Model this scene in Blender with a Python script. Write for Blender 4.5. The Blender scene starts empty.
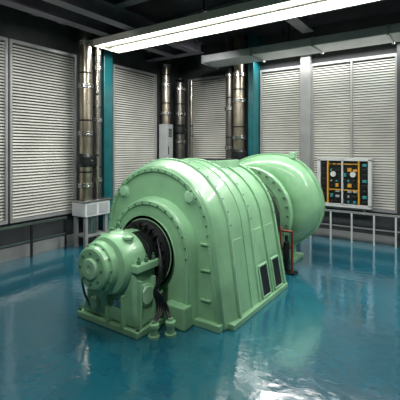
import bpy, bmesh, math, random
from mathutils import Vector, Matrix
random.seed(4)
S=bpy.context.scene
try:
    S.view_settings.view_transform='Standard'
except Exception: pass

# ---------------- materials ----------------
def mat(name,col,rough=.5,metal=0,noise=0,nscale=6,bump=0,bscale=40,emit=None,estr=0,coat=0,dark=None):
    m=bpy.data.materials.new(name); m.use_nodes=True
    nt=m.node_tree; b=nt.nodes['Principled BSDF']
    b.inputs['Base Color'].default_value=(*col,1); b.inputs['Roughness'].default_value=rough
    b.inputs['Metallic'].default_value=metal
    if coat: b.inputs['Coat Weight'].default_value=coat
    tc=nt.nodes.new('ShaderNodeTexCoord')
    if noise:
        n=nt.nodes.new('ShaderNodeTexNoise'); n.inputs['Scale'].default_value=nscale; n.inputs['Detail'].default_value=6
        nt.links.new(tc.outputs['Object'],n.inputs['Vector'])
        r=nt.nodes.new('ShaderNodeValToRGB'); r.color_ramp.elements[0].position=.3; r.color_ramp.elements[1].position=.7
        d=dark or tuple(c*(1-noise) for c in col)
        r.color_ramp.elements[0].color=(*d,1); r.color_ramp.elements[1].color=(*col,1)
        nt.links.new(n.outputs['Fac'],r.inputs['Fac']); nt.links.new(r.outputs['Color'],b.inputs['Base Color'])
    if bump:
        n2=nt.nodes.new('ShaderNodeTexNoise'); n2.inputs['Scale'].default_value=bscale
        nt.links.new(tc.outputs['Object'],n2.inputs['Vector'])
        bp=nt.nodes.new('ShaderNodeBump'); bp.inputs['Strength'].default_value=bump; bp.inputs['Distance'].default_value=.02
        nt.links.new(n2.outputs['Fac'],bp.inputs['Height']); nt.links.new(bp.outputs['Normal'],b.inputs['Normal'])
    if emit:
        b.inputs['Emission Color'].default_value=(*emit,1); b.inputs['Emission Strength'].default_value=estr
    return m
GREEN=mat('green_enamel',(.27,.54,.30),.28,0,.28,2.6,.14,9,coat=.35)
GREEN2=mat('green_enamel_light',(.35,.63,.39),.26,0,.2,4,.05,30,coat=.3)
GREEND=mat('green_enamel_dark',(.08,.19,.11),.4,0,.3,4)  # darker green for bolts, levers and small pipes
BLACK=mat('black_rubber',(.008,.009,.01),.4)
IRON=mat('dark_iron',(.03,.035,.035),.4,.6,.4,8)
STEEL=mat('steel',(.5,.5,.48),.25,.95,.3,5)
BRASS=mat('aged_brass_pipe',(.46,.41,.32),.28,.9,.4,3)
PIPE=mat('dark_pipe',(.24,.23,.21),.3,.9,.4,3)
SLAT=mat('louver_white_metal',(.70,.70,.65),.45,.1,.28,1.2)
FRAME=mat('frame_grey',(.30,.31,.31),.45,.2,.2,4)
DARK=mat('dark_backing',(.05,.052,.053),.7)
WALL=mat('wall_paint',(.04,.044,.047),.8,0,.3,2)
CEIL=mat('ceiling_dark',(.02,.02,.025),.8,0,.4,2)
BEAM=mat('beam_steel',(.15,.14,.17),.5,.3,.3,3)
BEAML=mat('beam_pale',(.40,.41,.41),.45,.1,.2,3)
TEAL=mat('teal_paint',(.006,.11,.125),.3,0,.3,4)
WHITE=mat('white_enamel',(.6,.62,.62),.4,0,.12,5)
GREY=mat('cabinet_grey',(.36,.38,.38),.4,0,.2,3)
RUST=mat('rust_red',(.22,.05,.03),.55,.2,.4,10)
YEL=mat('yellow_paint',(.62,.30,.03),.4)
TEALL=mat('teal_component',(.03,.26,.28),.4)
LAMP=mat('lamp_tube',(.9,.9,.85),.5,emit=(1,.98,.92),estr=7)
LAMPR=mat('lamp_reflector',(.6,.58,.52),.4)

def floor_mat():
    m=bpy.data.materials.new('blue_epoxy_floor'); m.use_nodes=True; nt=m.node_tree; b=nt.nodes['Principled BSDF']
    tc=nt.nodes.new('ShaderNodeTexCoord')
    n=nt.nodes.new('ShaderNodeTexNoise'); n.inputs['Scale'].default_value=.6; n.inputs['Detail'].default_value=8; n.inputs['Roughness'].default_value=.65
    nt.links.new(tc.outputs['Object'],n.inputs['Vector'])
    r=nt.nodes.new('ShaderNodeValToRGB'); e=r.color_ramp.elements
    e[0].position=.32; e[0].color=(.006,.075,.115,1); e[1].position=.68; e[1].color=(.012,.15,.215,1)
    nt.links.new(n.outputs['Fac'],r.inputs['Fac'])
    br=nt.nodes.new('ShaderNodeTexBrick'); br.offset=0; br.inputs['Scale'].default_value=1
    br.inputs['Brick Width'].default_value=.9; br.inputs['Row Height'].default_value=.9; br.inputs['Mortar Size'].default_value=.006; br.inputs['Mortar Smooth'].default_value=.6
    br.inputs['Color1'].default_value=(1,1,1,1); br.inputs['Color2'].default_value=(.97,.97,.97,1); br.inputs['Mortar'].default_value=(.88,.88,.88,1)
    nt.links.new(tc.outputs['Object'],br.inputs['Vector'])
    mx=nt.nodes.new('ShaderNodeMix'); mx.data_type='RGBA'; mx.blend_type='MULTIPLY'; mx.inputs['Factor'].default_value=1
    nt.links.new(r.outputs['Color'],mx.inputs['A']); nt.links.new(br.outputs['Color'],mx.inputs['B'])
    nt.links.new(mx.outputs['Result'],b.inputs['Base Color'])
    n3=nt.nodes.new('ShaderNodeTexNoise'); n3.inputs['Scale'].default_value=2.5; n3.inputs['Detail'].default_value=6
    nt.links.new(tc.outputs['Object'],n3.inputs['Vector'])
    mr=nt.nodes.new('ShaderNodeMapRange'); mr.inputs['To Min'].default_value=.04; mr.inputs['To Max'].default_value=.2
    nt.links.new(n3.outputs['Fac'],mr.inputs['Value']); nt.links.new(mr.outputs['Result'],b.inputs['Roughness'])
    n2=nt.nodes.new('ShaderNodeTexNoise'); n2.inputs['Scale'].default_value=8; n2.inputs['Detail'].default_value=5
    nt.links.new(tc.outputs['Object'],n2.inputs['Vector'])
    bp=nt.nodes.new('ShaderNodeBump'); bp.inputs['Strength'].default_value=.2; bp.inputs['Distance'].default_value=.02
    nt.links.new(n2.outputs['Fac'],bp.inputs['Height']); nt.links.new(bp.outputs['Normal'],b.inputs['Normal'])
    nt.links.new(bp.outputs['Normal'],b.inputs['Coat Normal'])
    b.inputs['Coat Weight'].default_value=1; b.inputs['Coat Roughness'].default_value=.06
    b.inputs['IOR'].default_value=1.9
    return m
FLOOR=floor_mat()

# ---------------- builders ----------------
def top(name,loc=(0,0,0)):
    e=bpy.data.objects.new(name,None); S.collection.objects.link(e); e.location=loc; e.empty_display_size=.2
    return e
def fin(bm,name,m,parent=None,bevel=0,smooth=False,seg=2):
    bmesh.ops.recalc_face_normals(bm,faces=bm.faces)
    me=bpy.data.meshes.new(name); bm.to_mesh(me); bm.free()
    o=bpy.data.objects.new(name,me); S.collection.objects.link(o)
    for x in (m if isinstance(m,(list,tuple)) else [m]): me.materials.append(x)
    if smooth:
        for p in me.polygons: p.use_smooth=True
        try: me.set_sharp_from_angle(angle=math.radians(32))
        except Exception: pass
    if bevel:
        b=o.modifiers.new('bev','BEVEL'); b.width=bevel; b.segments=seg; b.limit_method='ANGLE'; b.angle_limit=math.radians(35)
    if parent:
        o.parent=parent; o.matrix_parent_inverse=Matrix.Translation(-Vector(parent.location))
    return o
def addbox(bm,x0,x1,y0,y1,z0,z1,mi=0,rot=None):
    vs=[bm.verts.new((x,y,z)) for x in (x0,x1) for y in (y0,y1) for z in (z0,z1)]
    if rot:
        c=Vector(((x0+x1)/2,(y0+y1)/2,(z0+z1)/2))
        for v in vs: v.co=c+rot@(v.co-c)
    for f in ((0,1,3,2),(4,6,7,5),(0,4,5,1),(2,3,7,6),(0,2,6,4),(1,5,7,3)):
        fc=bm.faces.new([vs[i] for i in f]); fc.material_index=mi
def box(name,x0,x1,y0,y1,z0,z1,m,parent=None,bevel=0):
    bm=bmesh.new(); addbox(bm,x0,x1,y0,y1,z0,z1); return fin(bm,name,m,parent,bevel)
def boxes(name,lst,m,parent=None,bevel=0):
    bm=bmesh.new()
    for b in lst: addbox(bm,*b)
    return fin(bm,name,m,parent,bevel)
AX={'Y':(Vector((1,0,0)),Vector((0,0,1)),Vector((0,1,0))),
    'Z':(Vector((1,0,0)),Vector((0,1,0)),Vector((0,0,1))),
    'X':(Vector((0,1,0)),Vector((0,0,1)),Vector((1,0,0)))}
def addlathe(bm,c,prof,axis='Y',n=48,mi=0,caps=True):
    u,v,w=AX[axis]; c=Vector(c); rings=[]
    for t,r in prof:
        rings.append([bm.verts.new(c+w*t+(u*math.cos(2*math.pi*i/n)+v*math.sin(2*math.pi*i/n))*max(r,1e-4)) for i in range(n)])
    for a,b in zip(rings,rings[1:]):
        for i in range(n):
            f=bm.faces.new((a[i],a[(i+1)%n],b[(i+1)%n],b[i])); f.material_index=mi
    if caps:
        for r in (rings[0],rings[-1]):
            f=bm.faces.new(r); f.material_index=mi
def lathe(name,c,prof,m,parent=None,axis='Y',n=48,bevel=0,caps=True):
    bm=bmesh.new(); addlathe(bm,c,prof,axis,n,0,caps); return fin(bm,name,m,parent,bevel,True)
def bolts(name,c,R,n,r,h,m,parent,axis='Y',a0=0,a1=2*math.pi):
    bm=bmesh.new(); u,v,w=AX[axis]; c=Vector(c)
    for i in range(n):
        a=a0+(a1-a0)*i/n
        addlathe(bm,c+(u*math.cos(a)+v*math.sin(a))*R,[(0,r),(h,r)],axis,6)
    return fin(bm,name,m,parent)
A0=math.radians(8)
def aprof(cx,cz,R,z0,a0,n):
    a1=math.pi-a0; sx=(R-(z0-cz)*math.sin(a0))/math.cos(a0)
    return [(cx+sx,z0)]+[(cx+R*math.cos(a0+(a1-a0)*i/n),cz+R*math.sin(a0+(a1-a0)*i/n)) for i in range(n+1)]+[(cx-sx,z0)]
def arch(name,cx,cz,R,z0,y0,y1,m,parent,bevel=.02,n=40,R2=None,a0=0):
    bm=bmesh.new()
    A=[bm.verts.new((x,y0,z)) for x,z in aprof(cx,cz,R2 or R,z0,a0,n)]; B=[bm.verts.new((x,y1,z)) for x,z in aprof(cx,cz,R,z0,a0,n)]
    k=len(A)
    for i in range(k): bm.faces.new((A[i],A[(i+1)%k],B[(i+1)%k],B[i]))
    bm.faces.new(A); bm.faces.new(B)
    return fin(bm,name,m,parent,bevel,True)
def archband(name,cx,cz,Ri,Ro,z0,y0,y1,m,parent,bevel=.008,n=48,a0=0):
    bm=bmesh.new(); rows=[]
    for (xi,zi),(xo,zo) in zip(aprof(cx,cz,Ri,z0,a0,n),aprof(cx,cz,Ro,z0,a0,n)):
        rows.append([bm.verts.new(p) for p in ((xi,y0,zi),(xo,y0,zo),(xo,y1,zo),(xi,y1,zi))])
    for a,b in zip(rows,rows[1:]):
        for i in range(4): bm.faces.new((a[i],a[(i+1)%4],b[(i+1)%4],b[i]))
    bm.faces.new(rows[0]); bm.faces.new(rows[-1])
    return fin(bm,name,m,parent,bevel,True)
def tube(name,pts,r,m,parent=None,smooth=True):
    cu=bpy.data.curves.new(name,'CURVE'); cu.dimensions='3D'; cu.bevel_depth=r; cu.bevel_resolution=4; cu.use_fill_caps=True
    if smooth:
        sp=cu.splines.new('BEZIER'); sp.bezier_points.add(len(pts)-1)
        for p,c in zip(sp.bezier_points,pts): p.co=c; p.handle_left_type=p.handle_right_type='AUTO'
    else:
        sp=cu.splines.new('POLY'); sp.points.add(len(pts)-1)
        for p,c in zip(sp.points,pts): p.co=(*c,1)
    cu.materials.append(m)
    o=bpy.data.objects.new(name,cu); S.collection.objects.link(o)
    if parent: o.parent=parent; o.matrix_parent_inverse=Matrix.Translation(-Vector(parent.location))
    return o

# ---------------- room ----------------
XL,YB,XR,YF,H=-7.93,10.39,3.4,-2.5,5.75
box('floor',XL-.2,XR+.2,YF-.2,YB+.2,-.15,0,FLOOR)
box('ceiling',XL-.2,XR+.2,YF-.2,YB+.2,H,H+.15,CEIL)
box('wall_left',XL-.2,XL,YF-.2,YB+.2,0,H,WALL)
box('wall_back',XL,XR,YB,YB+.2,0,H,WALL)
box('wall_right',XR,XR+.2,YF-.2,YB+.2,0,H,WALL)
box('wall_front',XL,XR,YF-.2,YF,0,H,WALL)

PZ0,PZ1=.80,4.72
PITCH=.066
def panelX(y0,y1,splits=1,name='louver_panel'):
    p=top(name,(XL,(y0+y1)/2,PZ0))
    box('backing',XL,XL+.02,y0,y1,PZ0,PZ1,DARK,p)
    bm=bmesh.new(); w=.05
    addbox(bm,XL,XL+.13,y0,y1,PZ0,PZ0+.07); addbox(bm,XL,XL+.13,y0,y1,PZ1-.07,PZ1)
    for i in range(splits+1):
        yy=y0+(y1-y0-w)*i/splits; addbox(bm,XL,XL+.13,yy,yy+w,PZ0+.07,PZ1-.07)
    fin(bm,'frame',FRAME,p)
    bm=bmesh.new(); z=PZ0+.1; R=Matrix.Rotation(math.radians(40),3,'Y')
    while z<PZ1-.1:
        addbox(bm,XL+.035,XL+.10,y0+w,y1-w,z,z+.01,0,R); z+=PITCH
    fin(bm,'slats',SLAT,p)
def panelY(x0,x1,splits=1,name='louver_panel'):
    p=top(name,((x0+x1)/2,YB,PZ0))
    box('backing',x0,x1,YB-.02,YB,PZ0,PZ1,DARK,p)
    bm=bmesh.new(); w=.05
    addbox(bm,x0,x1,YB-.13,YB,PZ0,PZ0+.07); addbox(bm,x0,x1,YB-.13,YB,PZ1-.07,PZ1)
    for i in range(splits+1):
        xx=x0+(x1-x0-w)*i/splits; addbox(bm,xx,xx+w,YB-.13,YB,PZ0+.07,PZ1-.07)
    fin(bm,'frame',FRAME,p)
    bm=bmesh.new(); z=PZ0+.1; R=Matrix.Rotation(math.radians(40),3,'X')
    while z<PZ1-.1:
        addbox(bm,x0+w,x1-w,YB-.10,YB-.035,z,z+.01,0,R); z+=PITCH
    fin(bm,'slats',SLAT,p)
panelX(-2.2,1.0,2); panelX(1.05,4.25,2); panelX(4.3,5.98,1); panelX(7.2,9.02,1)
panelY(-7.5,-5.98,1); panelY(-4.83,-3.57,1); panelY(-3.3,-1.18,2); panelY(-1.0,1.1,2); panelY(1.2,3.3,2)
box('trim_1',-3.57,-3.3,YB-.2,YB,0,5.2,FRAME,None,.01)
box('trim_2',-1.18,-1.0,YB-.2,YB,0,5.2,WALL,None,.01)
boxes('baseboard_left',[(XL,XL+.06,YF,6.0,.0,.25),(XL,XL+.06,7.2,9.0,0,.25)],FRAME)
boxes('baseboard_back',[(-4.83,-3.57,YB-.06,YB,0,.2),(-3.3,-1.18,YB-.06,YB,0,.2),(-1.0,3.3,YB-.06,YB,0,.2)],FRAME)

def column(x0,x1,y0,y1):
    p=top('structural_column',((x0+x1)/2,(y0+y1)/2,0))
    box('shaft',x0,x1,y0,y1,.12,H,TEAL,p,.015)
    box('foot',x0-.03*(x0>XL+.05),x1+.03,y0-.03,y1+(.03 if y1<YB-.05 else 0),0,.12,FRAME,p,.01)
column(XL,-7.63,6.72,7.02)
column(-5.04,-4.86,YB-.5,YB)

def riser(name,x,y,r,z0,z1,m,flz,valve=None):
    p=top(name,(x,y,0))
    lathe('pipe',(x,y,0),[(z0,r),(z1,r)],m,p,'Z',32)
    bm=bmesh.new()
    for z in flz: addlathe(bm,(x,y,0),[(z-.05,r*1.28),(z-.008,r*1.28),(z-.008,r*1.2),(z+.008,r*1.2),(z+.008,r*1.28),(z+.05,r*1.28)],'Z',32)
    fin(bm,'flanges',STEEL,p,.004,True)
    bm=bmesh.new()
    for z in flz:
        addlathe(bm,(x,y,0),[(z+.3,r*1.06),(z+.34,r*1.06)],'Z',32)
    fin(bm,'clamp_bands',IRON,p,0,True)
    if valve:
        vz,dx,dy=valve
        bm=bmesh.new(); addlathe(bm,(x,y,0),[(vz-.16,r*1.05),(vz-.08,r*1.4),(vz+.08,r*1.4),(vz+.16,r*1.05)],'Z',32)
        fin(bm,'valve_body',IRON,p,0,True)
        tube('valve_stem',[(x,y,vz),(x+dx,y+dy,vz)],.02,STEEL,p,False)
        bm=bmesh.new(); addlathe(bm,(x+dx,y+dy,vz),[(-.012,.08),(-.012,.1),(.012,.1),(.012,.08),(-.012,.08)],'X' if abs(dx)>abs(dy) else 'Y',24,0,False)
        fin(bm,'handwheel',IRON,p,0,True)
    return p
HH=H-.01
riser('riser_pipe',-7.45,5.98,.145,1.15,HH,BRASS,[1.5,2.75,3.9,4.95],(2.1,.28,-.05))
riser('riser_pipe',-7.48,6.36,.1,1.15,HH,PIPE,[1.6,3.1,4.4])
riser('riser_pipe',-7.30,6.21,.035,1.15,HH,STEEL,[1.9,3.4,4.6])
c=top('pump_cabinet',(-7.45,6.15,0))
box('body',-7.72,-7.22,5.78,6.55,.75,1.14,WHITE,c,.02)
box('lid',-7.74,-7.2,5.76,6.57,1.09,1.145,STEEL,c,.01)
boxes('front_panel_seams',[(-7.221,-7.21,5.84,6.12,.8,1.05),(-7.221,-7.21,6.2,6.49,.8,1.05)],GREY,c,.004)
boxes('stand',[(-7.7,-7.62,5.82,5.9,0,.75),(-7.34,-7.26,5.82,5.9,0,.75),(-7.7,-7.62,6.43,6.51,0,.75),(-7.34,-7.26,6.43,6.51,0,.75),(-7.68,-7.28,5.86,6.47,.25,.3)],FRAME,c)
lathe('motor',(-7.48,6.15,.3),[(0,.14),(.02,.16),(.4,.16),(.45,.1)],STEEL,c,'Z')

c=top('control_cabinet',(-7.6,9.25,0))
box('body',-7.78,-7.46,9.09,9.41,0,3.15,GREY,c,.015)
boxes('door_leafs',[(-7.46,-7.445,9.12,9.38,.1,1.6),(-7.46,-7.445,9.12,9.38,1.65,3.1)],GREY,c,.006)
boxes('louvres',[(-7.446,-7.435,9.17,9.33,2.75+i*.045,2.775+i*.045) for i in range(6)],IRON,c)
box('handle',-7.445,-7.43,9.14,9.17,2.2,2.45,IRON,c)
riser('riser_pipe',-7.62,9.25,.13,3.16,HH,BRASS,[3.5,4.4,5.0])
riser('riser_pipe',-7.42,9.72,.15,0,4.5,PIPE,[1.2,2.6,3.5,4.3],(3.0,.26,-.05))
riser('riser_pipe',-7.12,9.95,.05,0,4.6,BRASS,[1.2,2.8,4.1])
riser('riser_pipe',-5.68,9.95,.13,0,HH,PIPE,[1.2,2.4,3.6,4.6])
riser('riser_pipe',-5.30,9.80,.16,0,HH,BRASS,[1.0,2.7,3.8,4.55],(2.2,.05,-.28))

def railX(x,y0,y1):
    p=top('guard_rail',(x,(y0+y1)/2,0))
    l=[]; n=max(2,round((y1-y0)/.9))
    for i in range(n+1):
        yy=y0+(y1-y0-.04)*i/n; l.append((x,x+.04,yy,yy+.04,0,.72))
    boxes('posts',l,IRON,p)
    boxes('rails',[(x,x+.04,y0,y1,.72,.77),(x,x+.03,y0,y1,.36,.39)],STEEL,p)
railX(-7.7,1.2,5.6)
p=top('guard_rail',(-2,YB-.35,0))
boxes('posts',[(x,x+.04,YB-.38,YB-.34,0,.74) for x in (-3.25,-2.72,-2.2,-1.68,-1.2,-.6,0,.6,1.2)],WHITE,p)
boxes('rails',[(-3.25,1.24,YB-.38,YB-.34,.74,.79),(-3.25,1.24,YB-.375,YB-.345,.38,.41)],FRAME,p)

# electrical board
e=top('electrical_switchboard',(-2.43,YB-.25,.9))
x0,x1,z0,z1=-3.02,-1.78,.92,2.1; yb=YB-.16
box('back_plate',x0,x1,yb-.06,YB-.135,z0,z1,BLACK,e)
boxes('frame',[(x0-.05,x1+.05,yb-.14,yb,z1-.03,z1+.05),(x0-.05,x1+.05,yb-.14,yb,z0-.05,z0+.03),(x0-.05,x0+.03,yb-.14,yb,z0,z1),(x1-.03,x1+.05,yb-.14,yb,z0,z1),(x0+.57,x0+.61,yb-.14,yb-.05,z0,z1)],WHITE,e)
boxes('bus_bars',[(x0+.2,x0+.24,yb-.13,yb-.05,z0+.03,z1-.03),(x1-.27,x1-.23,yb-.13,yb-.05,z0+.03,z1-.03),(x0+.2,x1-.23,yb-.12,yb-.06,1.97,1.995),(x0+.2,x1-.23,yb-.12,yb-.06,1.30,1.325)],YEL,e)
l1=[];l2=[];l3=[];l4=[]
for i in range(5):
    for j in range(8):
        xx=x0+.28+i*.135+(.03 if i>1 else 0); zz=z0+.06+j*.135
        h=random.choice((.04,.06,.09)); ww=random.choice((.04,.07,.1))
        random.choice((l1,l2,l2,l4,l2,l3,l2,l1)).append((xx,xx+ww,yb-.12,yb-.05,zz,zz+h))
for j in range(8):
    l2.append((x0+.06,x0+.16,yb-.11,yb-.05,z0+.06+j*.135,z0+.15+j*.135))
    (l1 if j%3==1 else l2).append((x1-.17,x1-.07,yb-.11,yb-.05,z0+.06+j*.135,z0+.13+j*.135))
boxes('teal_breakers',l1,TEALL,e,.006); boxes('dark_breakers',l2,IRON,e,.006); boxes('grey_breakers',l3,GREY,e,.006); boxes('yellow_terminals',l4,YEL,e,.006)
bm=bmesh.new()
for gx in (.36,.85):
    addlathe(bm,(x0+gx,0,1.72),[(yb-.15,.06),(yb-.15,.07),(yb-.11,.07)],'Y',20)
fin(bm,'gauges',WHITE,e,0,True)
boxes('brackets',[(x0+.1,x0+.15,yb-.06,YB-.135,z0-.14,z0-.04),(x1-.15,x1-.1,yb-.06,YB-.135,z0-.14,z0-.04)],FRAME,e)

# ---------------- ceiling beams & lights ----------------
def ibeamX(y,z,x0,x1,h=.35,w=.22,m=BEAM):
    p=top('ceiling_beam',((x0+x1)/2,y,z))
    boxes('girder',[(x0,x1,y-w/2,y+w/2,z,z+.03),(x0,x1,y-w/2,y+w/2,z+h-.03,z+h),(x0,x1,y-.015,y+.015,z+.03,z+h-.03)],m,p)
def ibeamY(x,z,y0,y1,h=.35,w=.22,m=BEAM):
    p=top('ceiling_beam',(x,(y0+y1)/2,z))
    boxes('girder',[(x-w/2,x+w/2,y0,y1,z,z+.03),(x-w/2,x+w/2,y0,y1,z+h-.03,z+h),(x-.015,x+.015,y0,y1,z+.03,z+h-.03)],m,p)
for y in (1.5,3.6,4.9,5.6,7.6): ibeamX(y,5.4,XL,XR)
for x in (-6.8,-6.0,-2.8,0): ibeamY(x,5.05,YF,8.5,.34,.26)
p=top('ceiling_duct',(-2,9.2,5.05))
box('duct_body',-5.9,XR,8.75,9.55,4.80,5.0,BEAML,p,.02)
boxes('duct_flanges',[(x,x+.05,8.72,9.58,4.77,5.0) for x in (-5.9,-4.4,-2.8,-1.2,.4,2)],FRAME,p)
boxes('duct_hangers',[(x,x+.03,9.1,9.13,5.0,H) for x in (-5.5,-3.5,-.5,2.5)],IRON,p)
ibeamX(8.75,5.1,XL,-5.95,.3,.3)
def area(name,loc,sx,sy,e,rot=(0,0,0),col=(1,.985,.95),spread=None):
    l=bpy.data.lights.new(name,'AREA'); l.shape='RECTANGLE'; l.size=sx; l.size_y=sy; l.energy=e; l.color=col
    if spread: l.spread=math.radians(spread)
    o=bpy.data.objects.new(name,l); o.location=loc; o.rotation_euler=rot; S.collection.objects.link(o)
def fixture(y,x0,x1,z=4.9,e=100):
    p=top('fluorescent_light_fixture',((x0+x1)/2,y,z))
    boxes('housing',[(x0,x1,y-.42,y+.42,z+.09,z+.13),(x0,x1,y-.44,y-.40,z-.02,z+.13),(x0,x1,y+.40,y+.44,z-.02,z+.13),(x0,x0+.03,y-.4,y+.4,z-.02,z+.09),(x0,x1,y-.05,y+.05,z+.02,z+.09)],LAMPR,p)
    bm=bmesh.new()
    for yy in (-.27,-.18,.2,.29):
        addlathe(bm,(0,y+yy,z+.05),[(x0+.06,.024),(x1-.06,.024)],'X',12)
    fin(bm,'tubes',LAMP,p,0,True)
    boxes('hangers',[(x,x+.03,y-.015,y+.015,z+.13,H) for x in (x0+.5,(x0+x1)/2,x1-.5)],IRON,p)
    for yy in (-.225,.245):
        area('tube_light',((x0+x1)/2,y+yy,z+.02),x1-x0-.1,.07,e)
fixture(6.49,-7.3,.8,e=165)
fixture(3.1,-5.6,-.6,e=42)  # added fixture above the view, lights the machine front
p=top('added_wall_washer',(-1,9.97,4.95))  # strip added behind the duct for floor glare and a brighter back wall
boxes('housing',[(-4.8,2.8,9.85,10.09,4.97,5.02)],LAMPR,p)
boxes('hangers',[(x,x+.03,9.95,9.98,5.02,H) for x in (-4,-1,1.8)],IRON,p)
area('added_wash_light',(-1,9.97,4.95),7.5,.2,210,(math.radians(-8),0,0))
p=top('added_wall_washer',(-6.31,2,5.2))  # another added strip, brightens the left wall panels
boxes('housing',[(-6.42,-6.2,-2,5.3,5.2,5.26)],LAMPR,p)
area('added_wash_light',(-6.31,1.7,5.18),.16,7,50,(0,math.radians(-35),0))
def spot(loc,target,e,ang,r=.12):
    p=top('added_spotlight',loc)  # added spot with an invented can
    d=(Vector(target)-Vector(loc)).normalized(); q=d.to_track_quat('-Z','Y')
    bm=bmesh.new(); addlathe(bm,(0,0,0),[(.02,.16),(.0,.17),(.25,.14),(.3,.08)],'Z',24,0,False)
    for v in bm.verts: v.co=Vector(loc)+q@v.co
    fin(bm,'can',IRON,p,0,True)
    boxes('hanger',[(loc[0]-.015,loc[0]+.015,loc[1]-.015,loc[1]+.015,loc[2]+.25,H)],IRON,p)
    l=bpy.data.lights.new('added_spot_lamp','SPOT'); l.energy=e; l.spot_size=math.radians(ang); l.spot_blend=.8; l.shadow_soft_size=r
    o=bpy.data.objects.new('added_spot_lamp',l); o.location=loc; o.rotation_euler=q.to_euler(); S.collection.objects.link(o)
spot((-1.6,.6,5.0),(-3.7,4.4,1.2),540,36)
spot((2.3,5.2,5.0),(-2.6,6.2,.9),430,42)
spot((-5.2,2.2,5.0),(-7.9,6.4,2.6),360,72)
spot((-4.6,6.9,5.15),(-7.0,10.2,2.6),260,80)

w=bpy.data.worlds.new('World'); S.world=w; w.use_nodes=True
w.node_tree.nodes['Background'].inputs[0].default_value=(.5,.6,.7,1); w.node_tree.nodes['Background'].inputs[1].default_value=.1

# ---------------- generator ----------------
cx,cz=-3.68,.91; hz=1.13; RB=1.07
G=top('hydro_generator',(cx,5.1,0))
arch('front_housing',cx,hz,RB+.02,0,4.22,4.52,GREEN,G,.03,R2=RB-.06,a0=A0)
arch('core_housing',cx,hz,RB,0,4.52,5.2,GREEN,G,.02,a0=A0)
arch('rear_housing',cx,hz-.03,RB-.03,0,5.2,6.17,GREEN,G,.02,a0=math.radians(10))
for i,(ya,yb2,dr,mm) in enumerate(((4.52,4.57,.045,GREEN2),(4.92,4.94,.015,GREEN),(5.16,5.21,.03,GREEN2))):
    archband('arch_band_%d'%i,cx,hz,RB-.06,RB+dr,0,ya,yb2,mm,G,a0=A0)
for i,(ya,yb2,dr,mm) in enumerate(((5.64,5.68,.0,GREEN),(6.10,6.17,.01,GREEN))):
    archband('rear_band_%d'%i,cx,hz-.03,RB-.07,RB+dr,0,ya,yb2,mm,G,a0=math.radians(10))
archband('front_rim',cx,hz,RB-.15,RB-.09,0.0,4.195,4.25,GREEN,G,a0=A0)
boxes('base_skirt',[(cx+1.19,cx+1.29,4.3,6.2,0,.08),(cx-1.29,cx-1.19,4.3,6.2,0,.08),(cx-1.16,cx+1.16,4.14,4.24,0,.09)],GREEN,G,.01)
arch('inner_cover',cx,cz,.78,0,4.06,4.24,GREEN,G,.025,R2=.74)
archband('inner_cover_rim',cx,cz,.67,.73,0,4.04,4.08,GREEN,G)
boxes('inner_foot',[(cx+.40,cx+.76,3.92,4.1,0,.30),(cx-.76,cx-.40,3.92,4.1,0,.30)],GREEN,G,.02)
for i,(dx,zz) in enumerate(((.64,1.72),(-.64,1.72))):
    lathe('boss_%d'%i,(cx+dx,4.22,zz),[(-.045,.04),(-.04,.07),(-.02,.075),(-.01,.10),(.02,.10)],GREEN2,G,'Y',24)
bm=bmesh.new()
for zz in (.35,.75,1.1):
    for s in (1,-1): addbox(bm,cx+s*.90-.08,cx+s*.90+.08,4.19,4.23,zz-.012,zz+.012)
fin(bm,'face_ribs',GREEN,G,.004)
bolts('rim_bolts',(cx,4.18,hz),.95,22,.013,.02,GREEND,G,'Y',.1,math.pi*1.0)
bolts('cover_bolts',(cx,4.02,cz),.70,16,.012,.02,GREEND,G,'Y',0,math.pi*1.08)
bm=bmesh.new()
for y,rr_ in ((4.545,RB+.042),(5.185,RB+.028),(6.13,None)):
    for k in range(17):
        a=math.radians(10+k*10); q=rr_ or RB+.008; zc=hz if rr_ else hz-.03; d=Vector((math.cos(a),0,math.sin(a)))*q
        addbox(bm,cx+d.x-.011,cx+d.x+.011,y-.011,y+.011,zc+d.z-.011,zc+d.z+.011)
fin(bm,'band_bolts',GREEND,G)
lathe('stator_opening',(cx,0,cz),[(4.0,.52),(4.0,.48),(4.05,.48),(4.07,.52)],GREEN,G,'Y')
lathe('stator_ring',(cx,0,cz),[(3.92,.32),(3.9,.40),(3.93,.46),(4.06,.47)],BLACK,G,'Y')
bm=bmesh.new()
for k in range(4): addlathe(bm,(cx,3.74+k*.05,cz),[(0,.29),(0.005,.33),(.03,.33),(.035,.29)],'Y',40)
fin(bm,'slip_rings',IRON,G,0,True)
bm=bmesh.new()
for k in range(24):
    a=2*math.pi*k/24; cc=Vector((cx+.40*math.cos(a),3.89,cz+.40*math.sin(a)))
    addbox(bm,cc.x-.04,cc.x+.04,cc.y-.03,cc.y+.03,cc.z-.012,cc.z+.012,0,Matrix.Rotation(-a,3,'Y'))
fin(bm,'winding_ends',BLACK,G)
lathe('shaft',(cx,0,cz),[(3.5,.14),(7.3,.14)],STEEL,G,'Y')
def sbox(bm,y0,y1,za,zb,oa,ob,R=RB-.03,zc=hz-.03,a=math.radians(10)):
    X=lambda z,o: cx+(R+o-(z-zc)*math.sin(a))/math.cos(a)
    vs=[bm.verts.new((X(z,o),y,z)) for o in (oa,ob) for y in (y0,y1) for z in (za,zb)]
    for f in ((0,1,3,2),(4,6,7,5),(0,4,5,1),(2,3,7,6),(0,2,6,4),(1,5,7,3)): bm.faces.new([vs[i] for i in f])
bm=bmesh.new(); sbox(bm,5.29,5.55,.12,.56,-.03,.02); sbox(bm,5.76,6.02,.12,.56,-.03,.02); fin(bm,'side_vents',BLACK,G)
bm=bmesh.new()
for a,b in ((5.27,5.57),(5.74,6.04)):
    for q in ((a,b,.10,.12),(a,b,.56,.58),(a,a+.02,.12,.56),(b-.02,b,.12,.56)): sbox(bm,*q,-.03,.032)
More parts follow.
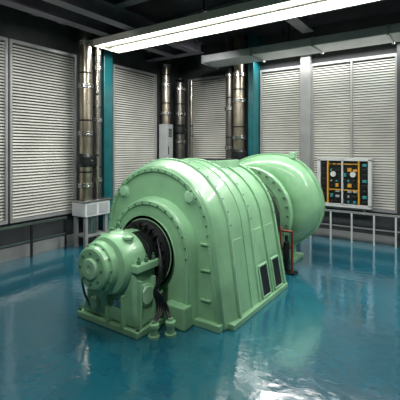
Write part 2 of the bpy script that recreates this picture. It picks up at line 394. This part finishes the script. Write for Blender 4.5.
fin(bm,'vent_frames',GREEN2,G)
bm=bmesh.new(); sbox(bm,5.25,5.6,.62,1.12,-.02,.012); sbox(bm,5.71,6.06,.62,1.12,-.02,.012)
sbox(bm,4.62,4.88,.12,1.1,-.02,.012,RB,hz,A0)
fin(bm,'side_doors',GREEN,G,.005)
boxes('top_vent_frame',[(cx-.02,cx+.42,5.25,6.05,hz+RB-.22,hz+RB-.01)],GREEN2,G,.01)
bm=bmesh.new()
for k in range(10): addbox(bm,cx+.02,cx+.38,5.30+k*.072,5.345+k*.072,hz+RB-.03,hz+RB+.01)
fin(bm,'top_vent_slats',BLACK,G)
lathe('flywheel',(cx,0,cz+.05),[(6.42,.5),(6.42,.92),(6.45,.95),(6.68,.95),(6.71,.92),(6.71,.5)],IRON,G,'Y',64)

# ---------------- bearing pedestal ----------------
bx,bz=-3.80,.86
B=top('bearing_pedestal',(bx,3.6,0))
box('base_plate',-4.46,-3.28,3.42,3.98,0,.09,GREEN,B,.015)
def prism(name,pts,y0,y1,m,parent,bevel):
    bm=bmesh.new(); A=[bm.verts.new((x,y0,z)) for x,z in pts]; Bv=[bm.verts.new((x,y1,z)) for x,z in pts]; k=len(pts)
    for i in range(k): bm.faces.new((A[i],A[(i+1)%k],Bv[(i+1)%k],Bv[i]))
    bm.faces.new(A); bm.faces.new(Bv); return fin(bm,name,m,parent,bevel,True)
prism('pedestal_body',[(bx-.62,.09),(bx+.49,.09),(bx+.45,.32),(bx+.43,.85),(bx+.33,1.08),(bx+.14,1.18),(bx-.16,1.18),(bx-.36,1.08),(bx-.46,.85),(bx-.52,.32)],3.46,3.88,GREEN,B,.05)
lathe('housing_barrel',(bx,0,bz),[(3.34,.32),(3.36,.37),(3.42,.39),(3.9,.39),(3.94,.34)],GREEN,B,'Y')
lathe('end_drum',(bx-.04,0,bz),[(3.16,.16),(3.16,.25),(3.18,.275),(3.24,.28),(3.25,.31),(3.29,.32),(3.40,.33)],GREEN,B,'Y')
lathe('end_cap',(bx-.04,0,bz),[(3.145,.0),(3.13,.05),(3.125,.05),(3.125,.12),(3.14,.135),(3.17,.135)],GREEN2,B,'Y')
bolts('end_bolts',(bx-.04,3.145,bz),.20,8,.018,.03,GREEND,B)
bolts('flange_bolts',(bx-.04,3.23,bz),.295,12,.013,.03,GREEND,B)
boxes('split_flange',[(bx-.54,bx-.36,3.44,3.88,bz-.05,bz+.05),(bx+.36,bx+.5,3.44,3.88,bz-.05,bz+.05)],GREEN,B,.015)
bm=bmesh.new()
for x in (bx-.48,bx+.45):
    for y in (3.52,3.66,3.8): addlathe(bm,(x,y,bz+.05),[(0,.028),(.05,.028),(.055,.015),(.09,.015)],'Z',6)
for x in (-4.43,-3.31):
    for y in (3.46,3.7,3.92): addlathe(bm,(x,y,.09),[(0,.025),(.04,.025),(.05,.015),(.07,.015)],'Z',6)
fin(bm,'stud_bolts',GREEND,B)
lathe('top_dome',(bx-.02,3.62,0),[(1.14,.19),(1.2,.19),(1.21,.14),(1.25,.12),(1.27,.06),(1.29,.05)],GREEN2,B,'Z',32)
lathe('oil_cup',(bx+.22,3.56,0),[(1.05,.06),(1.19,.06),(1.2,.075),(1.23,.075),(1.25,.03)],GREEN,B,'Z',20)
lathe('breather',(bx-.26,3.58,0),[(1.05,.05),(1.16,.05),(1.17,.065),(1.2,.065)],GREEN,B,'Z',20)
bm=bmesh.new()
for x in (bx-.02,bx+.26): addbox(bm,x-.018,x+.018,3.40,3.5,.09,.5)
fin(bm,'front_ribs',GREEN,B,.008)
bm=bmesh.new()
addbox(bm,bx+.44,bx+.5,3.5,3.54,.09,.7); addbox(bm,bx+.44,bx+.5,3.76,3.8,.09,.7)
fin(bm,'side_ribs',GREEN,B,.006)
lathe('inspection_cover',(bx+.40,3.66,.48),[(0,.15),(.06,.15),(.07,.12),(.09,.11),(.09,.0)],GREEN2,B,'X',24)
lathe('drain_cover',(bx-.30,0,.28),[(3.41,.07),(3.43,.09),(3.47,.09)],GREEN2,B,'Y',20)
boxes('name_plate',[(bx+.05,bx+.2,3.45,3.465,.32,.40)],STEEL,B)
tube('lift_eye',[(bx-.06,3.62,1.29),(bx-.05,3.62,1.34),(bx-.02,3.62,1.37),(bx+.01,3.62,1.34),(bx+.02,3.62,1.29)],.012,GREEND,B)
tube('oil_pipe',[(bx-.42,3.44,.95),(bx-.46,3.38,.8),(bx-.46,3.38,.45),(bx-.42,3.46,.2)],.016,GREEND,B)

def terminal(x,y,h):
    p=top('cable_terminal',(x,y,0))
    lathe('post',(x,y,0),[(0,.075),(.03,.075),(.035,.05),(h-.05,.05),(h-.045,.068),(h,.068),(h+.01,.03),(h+.04,.03)],GREEN,p,'Z',20)
terminal(-3.16,3.60,.17); terminal(-3.02,3.76,.18)
cb=top('power_cables',(-3.2,3.8,0))
for k in range(5):
    t=k*.045
    tube('cable_%d'%k,[(cx+.34+.02*k,3.88,cz+.25-t*3),(cx+.50-.02*k,3.76,.72-t),(cx+.40+.03*k,3.74,.5),(cx+.46+.03*k,3.76+.01*k,.3),((-3.16 if k<3 else -3.02)+.015*(k%3-1),(3.60 if k<3 else 3.76),.2)],.017,BLACK,cb)

# ---------------- spiral turbine casing ----------------
T=top('spiral_turbine_casing',(cx,7.8,0))
tc_z=1.05; ty=7.85
keys=[(0,1.44),(25,1.46),(50,1.44),(75,1.25),(95,1.16),(180,1.1),(270,.90),(315,1.06),(360,1.44)]
def Rof(a):
    for (a0,r0),(a1,r1) in zip(keys,keys[1:]):
        if a0<=a<=a1:
            t=(a-a0)/(a1-a0); t=t*t*(3-2*t) if a>180 else t
            return r0+(r1-r0)*t
    return 1.42
N=96; rr=[Rof(360*i/N) for i in range(N)]
for _ in range(10): rr=[(rr[i-1]+2*rr[i]+rr[(i+1)%N])/4 for i in range(N)]
bm=bmesh.new(); rings=[]; M=28; ri=.6
for i in range(N):
    a=2*math.pi*i/N; mr=(rr[i]-ri)/2; mc=ri+mr; ring=[]
    for j in range(M):
        b=2*math.pi*j/M; q=mc+mr*math.cos(b); yy=ty+ (mr*.55+.2)*math.sin(b)
        ring.append(bm.verts.new((cx+q*math.cos(a),yy,tc_z+q*math.sin(a))))
    rings.append(ring)
for i in range(N):
    A=rings[i]; Bq=rings[(i+1)%N]
    for j in range(M): bm.faces.new((A[j],A[(j+1)%M],Bq[(j+1)%M],Bq[j]))
fin(bm,'volute',GREEN,T,0,True)
bm=bmesh.new(); rows=[]
for i in range(-12,61):
    a=2*math.pi*i/N; R=rr[i%N]
    rows.append([bm.verts.new((cx+q*math.cos(a),y,tc_z+q*math.sin(a))) for q,y in ((R-.08,ty-.14),(R+.02,ty-.14),(R+.02,ty-.09),(R-.08,ty-.09))])
for A,Bq in zip(rows,rows[1:]):
    for j in range(4): bm.faces.new((A[j],A[(j+1)%4],Bq[(j+1)%4],Bq[j]))
bm.faces.new(rows[0]); bm.faces.new(rows[-1])
fin(bm,'seam_flange',GREEN,T,.006,True)
hc=tc_z-.02
lathe('head_cover',(cx,0,hc),[(7.12,.2),(7.12,.42),(7.18,.46),(7.22,.72),(7.2,.74),(7.2,.95),(7.22,.97),(7.30,.97),(7.31,.90),(7.6,.94)],GREEN,T,'Y',64)
lathe('rear_cover',(cx,0,tc_z),[(8.1,.7),(8.3,.7),(8.32,.3)],GREEN,T,'Y',48)
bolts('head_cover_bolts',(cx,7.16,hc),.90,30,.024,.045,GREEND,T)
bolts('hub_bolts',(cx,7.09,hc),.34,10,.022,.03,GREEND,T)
bm=bmesh.new()
for k in range(14):
    a=2*math.pi*k/14+.13; c0=Vector((cx+.66*math.cos(a),7.17,hc+.66*math.sin(a)))
    addlathe(bm,c0,[(-.06,.03),(-.05,.045),(.03,.045)],'Y',12)
    addbox(bm,c0.x-.10,c0.x+.10,c0.y-.05,c0.y-.02,c0.z-.018,c0.z+.018,0,Matrix.Rotation(-a+.5,3,'Y'))
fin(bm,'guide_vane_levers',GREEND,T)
lathe('regulating_ring',(cx,0,hc),[(7.08,.48),(7.05,.49),(7.05,.54),(7.1,.55)],IRON,T,'Y',48,0,False)
boxes('supports',[(cx+.55,cx+.75,7.6,8.1,0,.5),(cx-.75,cx-.55,7.6,8.1,0,.5),(cx-.9,cx+.9,7.55,8.15,0,.08)],GREEN,T,.01)
boxes('top_lug',[(cx+.74,cx+.86,7.68,7.84,2.17,2.32)],GREEN2,T,.02)

V=top('governor_linkage',(-2.72,6.9,0))
tube('pipe_a',[(-2.80,6.9,.0),(-2.80,6.9,.85),(-3.0,7.0,.95)],.025,RUST,V,False)
tube('pipe_b',[(-2.58,6.9,.0),(-2.58,6.9,.8)],.025,RUST,V,False)
tube('pipe_c',[(-2.80,6.9,.8),(-2.58,6.9,.8)],.024,RUST,V,False)
tube('pipe_d',[(-2.80,6.9,.45),(-2.58,6.9,.5)],.022,RUST,V,False)
lathe('servo',(-2.69,6.89,.3),[(0,.06),(.3,.06),(.31,.03),(.42,.03)],IRON,V,'Z',20)
boxes('foot',[(-2.88,-2.5,6.8,7.0,0,.04),(-2.74,-2.64,6.85,6.95,.04,.3)],IRON,V)

# ---------------- camera ----------------
cam=bpy.data.cameras.new('camera'); co=bpy.data.objects.new('camera',cam); S.collection.objects.link(co)
co.location=(0,0,2.4); co.rotation_euler=(math.radians(90),0,math.radians(34.3))
cam.lens=33.75; cam.sensor_width=36; cam.shift_y=-.13; cam.clip_start=.05
S.camera=co
